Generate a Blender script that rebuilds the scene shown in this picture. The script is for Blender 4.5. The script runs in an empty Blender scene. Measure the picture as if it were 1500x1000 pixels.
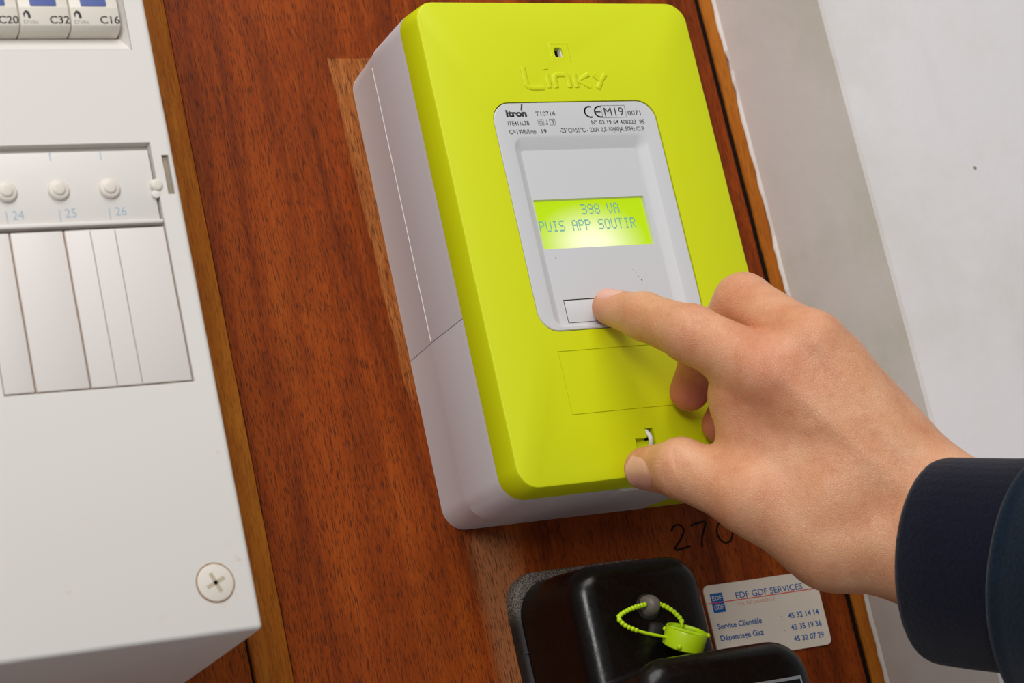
import bpy, bmesh, math, random
import numpy as np
from mathutils import Matrix, Vector

random.seed(7)
MM = 0.001
scene = bpy.context.scene
col = scene.collection

# ------------------------------------------------------------------ camera
cam_d = bpy.data.cameras.new('camera')
cam = bpy.data.objects.new('camera', cam_d)
col.objects.link(cam)
cam_d.sensor_width = 36.0
cam_d.lens = 82.7645
cam_d.clip_start = 0.01
CR = Vector((0.86602197, -0.45285414, -0.21196478))
CU = Vector((0.06547762, -0.31755984, 0.94597486))
CB = Vector((-0.49570013, -0.83311396, -0.24536199))
cam.matrix_world = Matrix(((CR.x, CU.x, CB.x, -0.42970), (CR.y, CU.y, CB.y, -0.80414),
                           (CR.z, CU.z, CB.z, -0.16069), (0, 0, 0, 1)))
cam_d.dof.use_dof = True
cam_d.dof.focus_distance = 0.90
cam_d.dof.aperture_fstop = 20
scene.camera = cam

# ------------------------------------------------------------------ light
world = bpy.data.worlds.new('room_light')
scene.world = world
world.use_nodes = True
bg = world.node_tree.nodes['Background']
bg.inputs['Color'].default_value = (0.97, 0.98, 1.0, 1)
bg.inputs['Strength'].default_value = 0.27


def area_light(name, loc, target, size, power, color):
    d = bpy.data.lights.new(name, 'AREA')
    d.shape = 'RECTANGLE'
    d.size, d.size_y = size
    d.energy = power
    d.color = color
    o = bpy.data.objects.new(name, d)
    col.objects.link(o)
    o.location = loc
    o.rotation_euler = (Vector(target) - Vector(loc)).to_track_quat('-Z', 'Y').to_euler()
    return o


area_light('bounce_flash', (-0.15, -0.95, 1.25), (0.05, -0.06, 0.06), (0.95, 0.85), 13.5, (1.0, 0.985, 0.965))
area_light('window_light', (-0.95, -1.50, 0.50), (0.05, -0.06, 0.0), (0.42, 0.70), 15.2, (1.0, 0.985, 0.97))

scene.view_settings.view_transform = 'Standard'
scene.view_settings.look = 'None'
scene.view_settings.exposure = -0.12
scene.view_settings.gamma = 1.0
scene.view_settings.use_curve_mapping = False

# ------------------------------------------------------------------ helpers


def lin(c):
    return tuple((x / 255 / 12.92) if x / 255 <= 0.04045 else ((x / 255 + 0.055) / 1.055) ** 2.4 for x in c) + (1,)


class N:
    """small node-graph helper"""

    def __init__(self, name):
        self.m = bpy.data.materials.new(name)
        self.m.use_nodes = True
        self.t = self.m.node_tree
        self.b = self.t.nodes['Principled BSDF']
        self.out = self.t.nodes['Material Output']
        self.tc = self.t.nodes.new('ShaderNodeTexCoord')

    def link(self, a, b):
        self.t.links.new(a, b)

    def mapping(self, scale=(1, 1, 1), loc=(0, 0, 0), rot=(0, 0, 0)):
        n = self.t.nodes.new('ShaderNodeMapping')
        n.inputs['Scale'].default_value = scale
        n.inputs['Location'].default_value = loc
        n.inputs['Rotation'].default_value = rot
        self.link(self.tc.outputs['Object'], n.inputs['Vector'])
        return n.outputs[0]

    def noise(self, vec, scale, detail=4, rough=0.55, dist=0.0):
        n = self.t.nodes.new('ShaderNodeTexNoise')
        n.inputs['Scale'].default_value = scale
        n.inputs['Detail'].default_value = detail
        n.inputs['Roughness'].default_value = rough
        n.inputs['Distortion'].default_value = dist
        self.link(vec, n.inputs['Vector'])
        return n.outputs['Fac']

    def voronoi(self, vec, scale, feature='F1'):
        n = self.t.nodes.new('ShaderNodeTexVoronoi')
        n.feature = feature
        n.inputs['Scale'].default_value = scale
        self.link(vec, n.inputs['Vector'])
        return n.outputs['Distance']

    def ramp(self, fac, stops):
        n = self.t.nodes.new('ShaderNodeValToRGB')
        e = n.color_ramp.elements
        while len(e) < len(stops):
            e.new(0.5)
        for i, (p, c) in enumerate(stops):
            e[i].position = p
            e[i].color = c if len(c) == 4 else tuple(c) + (1,)
        self.link(fac, n.inputs['Fac'])
        return n.outputs['Color']

    def range(self, v, a, b, c=0.0, d=1.0, smooth=True):
        n = self.t.nodes.new('ShaderNodeMapRange')
        n.interpolation_type = 'SMOOTHSTEP' if smooth else 'LINEAR'
        self.link(v, n.inputs['Value'])
        n.inputs['From Min'].default_value = a
        n.inputs['From Max'].default_value = b
        n.inputs['To Min'].default_value = c
        n.inputs['To Max'].default_value = d
        return n.outputs['Result']

    def math(self, op, a, b=None):
        n = self.t.nodes.new('ShaderNodeMath')
        n.operation = op
        for i, v in enumerate((a, b)):
            if v is None:
                continue
            if isinstance(v, (int, float)):
                n.inputs[i].default_value = v
            else:
                self.link(v, n.inputs[i])
        return n.outputs[0]

    def mix(self, fac, a, b, blend='MIX'):
        n = self.t.nodes.new('ShaderNodeMix')
        n.data_type = 'RGBA'
        n.blend_type = blend
        for sock, v in ((n.inputs['Factor'], fac), (n.inputs['A'], a), (n.inputs['B'], b)):
            pass
        ins = {'f': n.inputs[0], 'a': n.inputs[6], 'b': n.inputs[7]}
        for k, v in (('f', fac), ('a', a), ('b', b)):
            if isinstance(v, (int, float)):
                ins[k].default_value = v
            elif isinstance(v, tuple):
                ins[k].default_value = v
            else:
                self.link(v, ins[k])
        return n.outputs[2]

    def xyz(self):
        n = self.t.nodes.new('ShaderNodeSeparateXYZ')
        self.link(self.tc.outputs['Object'], n.inputs[0])
        return n.outputs

    def attr(self, name):
        n = self.t.nodes.new('ShaderNodeAttribute')
        n.attribute_name = name
        return n.outputs['Fac']

    def bump(self, h, strength=0.2, dist=0.001):
        n = self.t.nodes.new('ShaderNodeBump')
        n.inputs['Strength'].default_value = strength
        n.inputs['Distance'].default_value = dist
        self.link(h, n.inputs['Height'])
        self.link(n.outputs[0], self.b.inputs['Normal'])

    def set(self, **kw):
        names = dict(color='Base Color', rough='Roughness', spec='Specular IOR Level', metal='Metallic',
                     coat='Coat Weight', sss='Subsurface Weight', trans='Transmission Weight', sheen='Sheen Weight',
                     emit='Emission Color', emits='Emission Strength', ior='IOR', coatr='Coat Roughness')
        for k, v in kw.items():
            s = self.b.inputs[names[k]]
            if isinstance(v, (int, float, tuple)):
                s.default_value = v
            else:
                self.link(v, s)
        return self


def plain(name, rgb, rough=0.5, spec=0.4, **kw):
    n = N(name)
    n.set(color=lin(rgb), rough=rough, spec=spec, **kw)
    return n.m


def link(name, mesh, mat, parent=None):
    o = bpy.data.objects.new(name, mesh)
    col.objects.link(o)
    if mat:
        o.data.materials.clear()
        o.data.materials.append(mat)
    if parent:
        o.parent = parent
    return o


def mesh_from(verts, faces, smooth=False, scale=MM):
    me = bpy.data.meshes.new('m')
    me.from_pydata([(v[0] * scale, v[1] * scale, v[2] * scale) for v in verts], [], faces)
    me.validate()
    bm = bmesh.new()
    bm.from_mesh(me)
    bmesh.ops.recalc_face_normals(bm, faces=bm.faces)
    bm.to_mesh(me)
    bm.free()
    if smooth:
        me.polygons.foreach_set('use_smooth', [True] * len(me.polygons))
    return me


def smooth_by_angle(o, deg=35):
    bm = bmesh.new()
    bm.from_mesh(o.data)
    a = math.radians(deg)
    for f in bm.faces:
        f.smooth = True
    for e in bm.edges:
        e.smooth = len(e.link_faces) == 2 and e.calc_face_angle(0) < a
    bm.to_mesh(o.data)
    bm.free()
    return o


def bevel(o, w, seg=2, ang=40):
    bm = bmesh.new()
    bm.from_mesh(o.data)
    es = [e for e in bm.edges if len(e.link_faces) == 2 and e.calc_face_angle(0) > math.radians(ang)]
    bmesh.ops.bevel(bm, geom=es, offset=w * MM, segments=seg, affect='EDGES', profile=0.5, clamp_overlap=True)
    bm.to_mesh(o.data)
    bm.free()
    return smooth_by_angle(o)


def box(name, x0, x1, y0, y1, z0, z1, mat, parent=None, bev=0.0, seg=2):
    v = [(x, y, z) for x in (x0, x1) for y in (y0, y1) for z in (z0, z1)]
    f = [(0, 1, 3, 2), (4, 6, 7, 5), (0, 4, 5, 1), (2, 3, 7, 6), (0, 2, 6, 4), (1, 5, 7, 3)]
    o = link(name, mesh_from(v, f), mat, parent)
    if bev:
        bevel(o, bev, seg)
    return o


def thing(name, label, cat, loc=(0, 0, 0), group=None):
    o = bpy.data.objects.new(name, None)
    o.empty_display_size = 0.02
    col.objects.link(o)
    o.location = [c * MM for c in loc]
    tag(o, label, cat, group)
    return o


def tag(o, label=None, cat=None, group=None, kind=None):
    if label: o['label'] = label
    if cat: o['category'] = cat
    if group: o['group'] = group
    if kind: o['kind'] = kind
    return o


def rr(y, x0, x1, z0, z1, r, n=8):
    """rounded rectangle ring, 4*(n+1) points"""
    pts = []
    for cx, cz, a0 in ((x1 - r, z1 - r, 0), (x0 + r, z1 - r, 90), (x0 + r, z0 + r, 180), (x1 - r, z0 + r, 270)):
        for i in range(n + 1):
            a = math.radians(a0 + 90 * i / n)
            pts.append((cx + r * math.cos(a), y, cz + r * math.sin(a)))
    return pts


def loft(name, rings, mat, parent=None, cap0=True, cap1=True, ang=30, closed=True):
    v, f = [], []
    n = len(rings[0])
    for r in rings:
        v += r
    for k in range(len(rings) - 1):
        for i in range(n if closed else n - 1):
            j = (i + 1) % n
            f.append((k * n + i, k * n + j, (k + 1) * n + j, (k + 1) * n + i))
    if cap0: f.append(tuple(range(n)))
    if cap1: f.append(tuple((len(rings) - 1) * n + i for i in range(n)))
    o = link(name, mesh_from(v, f), mat, parent)
    return smooth_by_angle(o, ang)


def disc(name, x, y0, y1, z, r, mat, parent=None, n=32, bev=0.0, r1=None):
    """cylinder along Y"""
    r1 = r if r1 is None else r1
    ring = lambda y, q: [(x + q * math.cos(2 * math.pi * i / n), y, z + q * math.sin(2 * math.pi * i / n)) for i in range(n)]
    o = loft(name, [ring(y0, r), ring(y1, r1)], mat, parent)
    if bev: bevel(o, bev, 2)
    return o


def tube(name, pts, rads, mat, parent=None, n=10, flat=None, closed=False):
    """swept tube along points in mm"""
    P = [Vector(p) for p in pts]
    if isinstance(rads, (int, float)): rads = [rads] * len(P)
    rings = []
    up = Vector((0, -1, 0.013)).normalized()
    m = len(P)
    for i, p in enumerate(P):
        if closed:
            t = P[(i + 1) % m] - P[(i - 1) % m]
        else:
            t = P[min(i + 1, m - 1)] - P[max(i - 1, 0)]
        t.normalize()
        s = t.cross(up)
        s.normalize()
        w = s.cross(t)
        rings.append([tuple(p + (s * math.cos(2 * math.pi * k / n) + w * math.sin(2 * math.pi * k / n)) * rads[i]) for k in range(n)])
    if closed: rings.append(rings[0])
    return loft(name, rings, mat, parent, cap0=not closed, cap1=not closed, ang=60)


def spline(pts, k=6, closed=False):
    P = [Vector(p) for p in pts]
    m = len(P)
    out = []
    for i in range(m if closed else m - 1):
        g = (lambda q: P[q % m]) if closed else (lambda q: P[max(0, min(m - 1, q))])
        a, b, c, d = g(i - 1), g(i), g(i + 1), g(i + 2)
        for j in range(k):
            t = j / k
            out.append(0.5 * ((2 * b) + (c - a) * t + (2 * a - 5 * b + 4 * c - d) * t * t + (3 * b - a - 3 * c + d) * t ** 3))
    if not closed: out.append(P[-1])
    return [tuple(p) for p in out]


def fuse(objs, name, parent=None):
    """join meshes made above into one object"""
    bm = bmesh.new()
    for o in objs:
        bm.from_mesh(o.data)
    me = bpy.data.meshes.new(name)
    bm.to_mesh(me)
    bm.free()
    mat = objs[0].data.materials[0]
    for o in objs:
        d = o.data
        bpy.data.objects.remove(o)
        bpy.data.meshes.remove(d)
    return link(name, me, mat, parent)


def cut(o, cutters):
    """boolean difference, baked into the mesh"""
    for c in cutters:
        m = o.modifiers.new('cut', 'BOOLEAN')
        m.operation = 'DIFFERENCE'
        m.object = c
        m.solver = 'EXACT'
    dg = bpy.context.evaluated_depsgraph_get()
    me = bpy.data.meshes.new_from_object(o.evaluated_get(dg))
    o.modifiers.clear()
    old = o.data
    o.data = me
    bpy.data.meshes.remove(old)
    for c in cutters:
        d = c.data
        bpy.data.objects.remove(c)
        bpy.data.meshes.remove(d)
    return o


def text(name, s, x0, x1, z0, z1, y, mat, parent=None, depth=0.03, bold=0.0, rot=0.0, lean=0.0):
    """flat print facing -Y, fitted to the rectangle x0..x1, z0..z1 (z0 = baseline)"""
    c = bpy.data.curves.new(name, 'FONT')
    c.body = s
    c.size = 1.0
    c.offset = bold
    c.extrude = 0.0
    c.resolution_u = 3
    o = bpy.data.objects.new(name, c)
    col.objects.link(o)
    dg = bpy.context.evaluated_depsgraph_get()
    dg.update()
    me = bpy.data.meshes.new_from_object(o.evaluated_get(dg))
    bpy.data.objects.remove(o)
    co = np.empty(len(me.vertices) * 3)
    me.vertices.foreach_get('co', co)
    co = co.reshape(-1, 3)
    mn, mx = co.min(0), co.max(0)
    cap = 0.73
    X = (co[:, 0] - mn[0]) / (mx[0] - mn[0]) * (x1 - x0) + x0
    Z = co[:, 1] / cap * (z1 - z0) + z0
    new = np.stack([X, y + lean * (Z - z0), Z], 1) * MM
    me.vertices.foreach_set('co', new.ravel())
    me.update()
    bm = bmesh.new()
    bm.from_mesh(me)
    if rot:
        bmesh.ops.rotate(bm, verts=bm.verts, cent=(x0 * MM, y * MM, z0 * MM), matrix=Matrix.Rotation(-rot, 3, 'Y'))
    r = bmesh.ops.extrude_face_region(bm, geom=bm.faces[:])
    bmesh.ops.translate(bm, vec=(0, -depth * MM, 0), verts=[g for g in r['geom'] if isinstance(g, bmesh.types.BMVert)])
    bm.to_mesh(me)
    bm.free()
    return link(name, me, mat, parent)


def bars(name, segs, w, y, depth, mat, parent=None):
    """print made of straight strokes: list of ((x,z),(x,z))"""
    v, f = [], []
    for (a, b) in segs:
        a = Vector(a); b = Vector(b)
        d = (b - a)
        d.normalize()
        n = Vector((-d.y, d.x)) * w / 2
        a2, b2 = a - d * w / 2, b + d * w / 2
        i = len(v)
        for yy in (y, y - depth):
            for q in (a2 - n, b2 - n, b2 + n, a2 + n):
                v.append((q.x, yy, q.y))
        f += [(i + 4, i + 5, i + 6, i + 7), (i, i + 1, i + 5, i + 4), (i + 1, i + 2, i + 6, i + 5), (i + 2, i + 3, i + 7, i + 6), (i + 3, i, i + 4, i + 7), (i + 3, i + 2, i + 1, i)]
    return link(name, mesh_from(v, f), mat, parent)


# ------------------------------------------------------------------ materials
def wood(name, dark, mid, light, pale=False, shift=0.0, grain=0.72):
    n = N(name)
    v = n.mapping(scale=(1.0, 1.0, 0.09), loc=(shift, shift * 0.3, shift * 2))
    vs = n.mapping(scale=(1.0, 1.0, 0.035), loc=(shift * 3, 0, shift))
    broad = n.noise(v, 55, 3, 0.5, 0.6)
    fine = n.noise(v, 420, 5, 0.65, 0.3)
    pores = n.noise(n.mapping(scale=(1.0, 1.0, 0.07), loc=(shift * 3, 0, shift)), 2300, 3, 0.6, 0.4)
    blot = n.noise(n.mapping(loc=(shift, 0, 0)), 18, 3, 0.6)
    c = n.ramp(broad, [(0.30, lin(dark)), (0.52, lin(mid)), (0.72, lin(light))])
    c = n.mix(n.range(fine, 0.45, 0.72, 0, 0.55), c, lin(light))
    c = n.mix(n.range(blot, 0.45, 0.7, 0, 0.35), c, lin(dark))
    if pale:
        x, y, z = n.xyz()
        # bare strip where an older, larger meter stood (left of the meter)
        wob = n.math('MULTIPLY', n.math('SUBTRACT', n.noise(n.mapping(scale=(1, 1, 0.6)), 60, 4), 0.5), 0.004)
        xe = n.math('ADD', x, wob)
        # left boundary slants from x=-5.8 at the top to the meter's own edge lower down
        xl = n.math('ADD', n.math('MULTIPLY', n.math('SUBTRACT', 0.2017, z), 0.028), -0.0078)
        m1 = n.range(n.math('SUBTRACT', xe, xl), -0.0004, 0.0004)
        m2 = n.range(z, 0.2034, 0.2026)
        m3 = n.range(z, 0.045, 0.075)
        m4 = n.range(xe, 0.02, 0.018)
        mk = n.math('MULTIPLY', n.math('MULTIPLY', m1, m2), n.math('MULTIPLY', m3, m4))
        mk = n.math('MULTIPLY', mk, 0.75)
        pc = n.mix(n.range(fine, 0.4, 0.7), lin((160, 92, 42)), lin((190, 122, 62)))
        c = n.mix(mk, c, pc)
        # scuffed, dusty streak below the meter, beside the black terminal cover
        s = n.math('MULTIPLY', n.range(z, 0.001, -0.006), n.math('MULTIPLY', n.range(xe, 0.006, 0.014), n.range(xe, 0.036, 0.024)))
        c = n.mix(n.math('MULTIPLY', s, 0.5), c, lin((172, 120, 80)))
    pm = n.range(pores, 0.50, 0.62, 0, grain)
    c = n.mix(pm, c, lin((52, 24, 12)))
    n.set(color=c, rough=0.55, spec=0.12)
    n.bump(n.math('SUBTRACT', fine, n.math('MULTIPLY', pm, 1.2)), 0.12, 0.0005)
    return n.m


M = {}
M['board'] = wood('mahogany', (96, 36, 6), (140, 58, 9), (162, 76, 18), pale=True)
M['plank'] = wood('mahogany_plank', (104, 44, 8), (138, 62, 11), (162, 82, 18), shift=0.4)
M['batten'] = wood('batten_wood', (144, 76, 16), (164, 92, 22), (186, 114, 36), shift=0.9, grain=0.32)
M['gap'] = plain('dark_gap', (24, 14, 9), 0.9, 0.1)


def plaster(name, base, spots):
    n = N(name)
    a = n.noise(n.mapping(), 9, 5, 0.6)
    b = n.noise(n.mapping(scale=(1, 1, 0.4)), 26, 4, 0.6)
    c = n.mix(n.range(a, 0.45, 0.68, 0, 0.5), lin(base), lin(spots))
    c = n.mix(n.range(b, 0.62, 0.8, 0, 0.2), c, lin(tuple(int(s * 0.92) for s in spots)))
    n.set(color=c, rough=0.7, spec=0.25)
    g = n.noise(n.mapping(), 160, 4, 0.6)
    g2 = n.noise(n.mapping(scale=(1, 1, 0.25)), 40, 3)
    n.bump(n.math('ADD', g, g2), 0.12, 0.0012)
    return n.m


M['plaster'] = plaster('painted_plaster', (226, 222, 222), (206, 202, 194))
M['reveal'] = plaster('painted_reveal', (226, 220, 215), (196, 195, 176))


def plastic(name, rgb, rough=0.38, dirt=None, spec=0.45):
    n = N(name)
    c = lin(rgb)
    if dirt:
        s = n.noise(n.mapping(), 70, 4, 0.7)
        t = n.noise(n.mapping(loc=(0.3, 0.1, 0.2)), 14, 3)
        c = n.mix(n.math('MULTIPLY', n.range(s, 0.60, 0.72), n.range(t, 0.5, 0.65, 0, 0.6)), c, lin(dirt))
    n.set(color=c, rough=rough, spec=spec)
    n.bump(n.noise(n.mapping(), 2600, 2), 0.05, 0.0002)
    return n.m


M['box'] = plastic('white_enclosure_plastic', (222, 217, 211), 0.42, (196, 170, 136))
M['blank'] = plastic('blanking_plastic', (224, 217, 212), 0.42, (206, 172, 120))
M['cream'] = plastic('cream_plastic', (222, 213, 202), 0.4, (190, 160, 126))
M['breaker'] = plastic('breaker_plastic', (222, 214, 202), 0.4, (200, 176, 148))
M['blue'] = plastic('blue_toggle_plastic', (98, 112, 172), 0.4)
M['seambrown'] = plain('seam_brown', (158, 126, 94), 0.8, 0.1)
M['slotdust'] = plain('beige_slot_dust', (186, 172, 150), 0.8, 0.1)
M['greybrown'] = plain('grey_brown', (150, 138, 120), 0.7, 0.2)
M['print'] = plain('dark_grey_print', (66, 64, 66), 0.6, 0.2)
M['printsoft'] = plain('faded_grey_print', (150, 144, 140), 0.6, 0.2)
M['printblue'] = plain('faded_blue_print', (160, 178, 194), 0.6, 0.2)
M['grey'] = plastic('meter_grey_plastic', (220, 219, 222), 0.38)
M['panel'] = plastic('display_panel_plastic', (208, 209, 211), 0.38, (176, 174, 170))
M['yellow'] = plastic('lime_yellow_plastic', (212, 221, 4), 0.46)
M['black'] = plain('black_void', (8, 8, 8), 0.6, 0.2)
M['seam'] = plain('grey_seam', (120, 114, 112), 0.7, 0.2)
M['white'] = plastic('white_tab_plastic', (232, 230, 230), 0.3)


def glossy_black():
    n = N('black_bakelite')
    s = n.noise(n.mapping(), 240, 5, 0.7)
    t = n.noise(n.mapping(), 30, 3)
    d = n.math('MULTIPLY', n.range(s, 0.62, 0.8), n.range(t, 0.5, 0.7, 0, 0.3))
    n.set(color=n.mix(d, (0.004, 0.0028, 0.0024, 1), lin((90, 80, 70))), rough=n.range(s, 0.3, 0.8, 0.20, 0.36), spec=0.34)
    n.bump(n.noise(n.mapping(), 420, 3), 0.08, 0.0005)
    return n.m


def dusty_black():
    n = N('dusty_bakelite')
    s = n.noise(n.mapping(), 1600, 4, 0.8)
    z = n.xyz()[2]
    d = n.math('MULTIPLY', n.range(s, 0.38, 0.62), n.range(z, -0.042, -0.031, 0.05, 0.85))
    n.set(color=n.mix(d, (0.006, 0.005, 0.005, 1), lin((150, 138, 126))), rough=0.55, spec=0.4)
    n.bump(s, 0.3, 0.0005)
    return n.m


M['bakelite'] = glossy_black()
M['dusty'] = dusty_black()
M['seal'] = plastic('neon_green_seal', (196, 232, 18), 0.34)
M['lead'] = plain('grey_wax', (112, 104, 94), 0.45, 0.5)
M['steel'] = plain('silver_label_edge', (176, 180, 184), 0.35, 0.5, metal=0.6)
M['card'] = plastic('off_white_card', (232, 220, 204), 0.5, (206, 186, 160))
M['edfblue'] = plain('blue_print', (14, 96, 172), 0.5, 0.3)
M['edfred'] = plain('red_print', (226, 70, 70), 0.5, 0.3)
M['edfpink'] = plain('faded_red_print', (214, 140, 124), 0.5, 0.3)
M['ink'] = plain('black_marker', (14, 10, 9), 0.7, 0.2)
M['lcdtext'] = plain('pale_blue_lcd_characters', (126, 186, 172), 0.4, 0.3)


def lcd_mat():
    n = N('backlit_lcd')
    x, y, z = n.xyz()
    dx = n.math('DIVIDE', n.math('SUBTRACT', x, 0.0575), 0.019)
    dz = n.math('DIVIDE', n.math('SUBTRACT', z, 0.0955), 0.0125)
    r2 = n.math('ADD', n.math('MULTIPLY', dx, dx), n.math('MULTIPLY', dz, dz))
    g = n.math('POWER', 2.718, n.math('MULTIPLY', r2, -1.0))
    c = n.mix(n.range(g, 0.15, 0.95, 0, 1, False), lin((200, 238, 14)), lin((255, 255, 210)))
    n.set(color=(0.02, 0.03, 0.0, 1), rough=0.15, spec=0.4, emit=c, emits=n.range(g, 0.0, 1.0, 0.90, 1.15, False))
    return n.m


M['lcd'] = lcd_mat()


def glass_mat():
    n = N('clear_window')
    n.set(color=(1, 1, 1, 1), rough=0.03, trans=1.0, ior=1.02)
    return n.m


def skin():
    n = N('skin')
    red = n.attr('redness')
    a = n.noise(n.mapping(), 60, 4, 0.6)
    b = n.noise(n.mapping(), 260, 3, 0.6)
    c = n.ramp(a, [(0.30, lin((208, 142, 102))), (0.52, lin((220, 160, 120))), (0.72, lin((226, 172, 134)))])
    c = n.mix(n.range(b, 0.52, 0.75, 0, 0.30), c, lin((204, 124, 94)))
    c = n.mix(red, c, lin((206, 100, 86)))
    n.set(color=c, rough=0.44, spec=0.38, sss=0.12)
    n.b.inputs['Subsurface Radius'].default_value = (1.0, 0.35, 0.2)
    n.b.inputs['Subsurface Scale'].default_value = 0.003
    vv = n.voronoi(n.mapping(scale=(1, 1.5, 1)), 900, 'DISTANCE_TO_EDGE')
    w = n.noise(n.mapping(), 300, 3, 0.6)
    n.bump(n.math('ADD', n.range(vv, 0, 0.15), n.math('MULTIPLY', w, 2.0)), 0.32, 0.0005)
    return n.m


M['skin'] = skin()
nn = N('nail')
nn.set(color=nn.ramp(nn.noise(nn.mapping(), 60), [(0.3, lin((222, 160, 144))), (0.7, lin((232, 178, 162)))]), rough=0.28, spec=0.5, sss=0.1)
nn.b.inputs['Subsurface Scale'].default_value = 0.002
M['nail'] = nn.m


def fabric(name, rgb, scale, strength, ribs=False):
    n = N(name)
    a = n.noise(n.mapping(), scale, 4, 0.7)
    c = n.mix(n.range(a, 0.3, 0.75), lin(tuple(int(v * 0.75) for v in rgb)), lin(tuple(min(255, int(v * 1.3)) for v in rgb)))
    n.set(color=c, rough=0.95, spec=0.1, sheen=0.15)
    n.bump(a, strength, 0.0008)
    return n.m


M['knit'] = fabric('navy_knit', (11, 14, 31), 700, 0.5)
M['jacket'] = fabric('dark_teal_cloth', (9, 24, 38), 900, 0.35)

# ------------------------------------------------------------------ setting
w = box('wall_back', -300, 192, 18, 60, -330, 520, M['plaster'])
tag(w, kind='structure')


def wall_right():
    rnd = random.Random(3)
    v, f = [], []
    zs = [-330 + 5 * i for i in range(171)]
    prof = 7
    for i, z in enumerate(zs):
        j = rnd.uniform(-0.9, 0.5) + 0.5 * math.sin(z * 0.11) + (1.0 if rnd.random() < 0.06 else 0)
        e = rnd.uniform(-0.35, 0.35)
        row = [(191.2 + j * .8, -0.75, z), (191.35 + j * 0.7, -1.3 + e * .3, z), (191.9 + .2 * j, -2.4, z), (193.5, -30, z),
               (195.6, -66.6, z), (196.4 + e * .5, -68.4, z), (760, -68.4, z)]
        v += row
        v += [(760, 60, z), (193.2, 60, z), (193.2, -0.75, z)]
    m = 10
    for i in range(len(zs) - 1):
        for k in range(m):
            f.append((i * m + k, i * m + (k + 1) % m, (i + 1) * m + (k + 1) % m, (i + 1) * m + k))
    f.append(tuple(range(m)))
    f.append(tuple((len(zs) - 1) * m + k for k in range(m)))
    o = link('wall_right', mesh_from(v, f), M['plaster'])
    o.data.materials.append(M['reveal'])
    for p in o.data.polygons:
        c = p.center
        if c.x < 0.1962 and c.y > -0.0675 and len(p.vertices) == 4:
            p.material_index = 1
    smooth_by_angle(o, 8)
    tag(o, kind='structure')


wall_right()

mk = disc('wall_mark', 255.1, -68.35, -68.6, 118.4, 0.9, M['greybrown'], bpy.data.objects['wall_right'], 9, 0.1)

# ------------------------------------------------------------------ wooden backboard
bd = thing('backboard', 'reddish brown varnished wooden backboard the meter is screwed onto', 'board', (50, 0, -330))


def reparent(o, p):
    o.parent = p
    o.matrix_parent_inverse = Matrix.Translation(-p.location)


o = box('panel', -74.8, 182.2, 0, 16, -330, 520, M['board'], None, 0.5); reparent(o, bd)
o = box('batten', -90.4, -75.4, -1.6, 16, -330, 520, M['batten'], None, 0.9, 3); reparent(o, bd); o['label'] = 'lighter brown vertical batten'
o = box('plank', -299, -91.2, 0, 16, -330, 520, M['plank'], None, 0.5); reparent(o, bd)
o = box('batten', 184.6, 191.6, -0.6, 16, -330, 520, M['batten'], None, 0.6); reparent(o, bd); o['label'] = 'narrow orange-brown edge strip along the plaster'
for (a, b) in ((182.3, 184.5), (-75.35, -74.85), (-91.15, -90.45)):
    o = box('joint', a, b, 0.4, 15, -330, 520, M['gap'], None); reparent(o, bd); o['label'] = 'dark strip filling the joint between boards'  # dark strips added to blacken the open grooves between boards
# handwritten number
hw = []
for pts in ([(103.5, -10.5), (105, -8.6), (107.8, -8.0), (109.6, -9.6), (109.0, -12), (106.3, -15), (103.2, -18), (106, -18.3), (111, -17.6)],
            [(113.5, -9.0), (117, -8.4), (121, -8.2), (119.5, -11.5), (117.6, -15), (116.6, -18.6)],
            [(130, -8.5), (126.8, -10.2), (125.6, -14), (127.4, -17.6), (131, -17.6), (133.2, -14), (132.2, -9.8), (130, -8.5)]):
    hw.append(tube('stroke', [(x, -0.0, z) for x, z in spline([(a, b, 0) for a, b in pts], 5) for x, z in [(x, z)]] if False else
                   [(p[0], -0.02, p[1]) for p in spline([(a, b, 0) for a, b in pts], 5)], 0.42, M['ink'], None, 6))
o = fuse(hw, 'handwritten_number'); reparent(o, bd); o['label'] = 'handwritten number in black marker'

# ------------------------------------------------------------------ distribution box (consumer unit)
FY = -115.0


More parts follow.
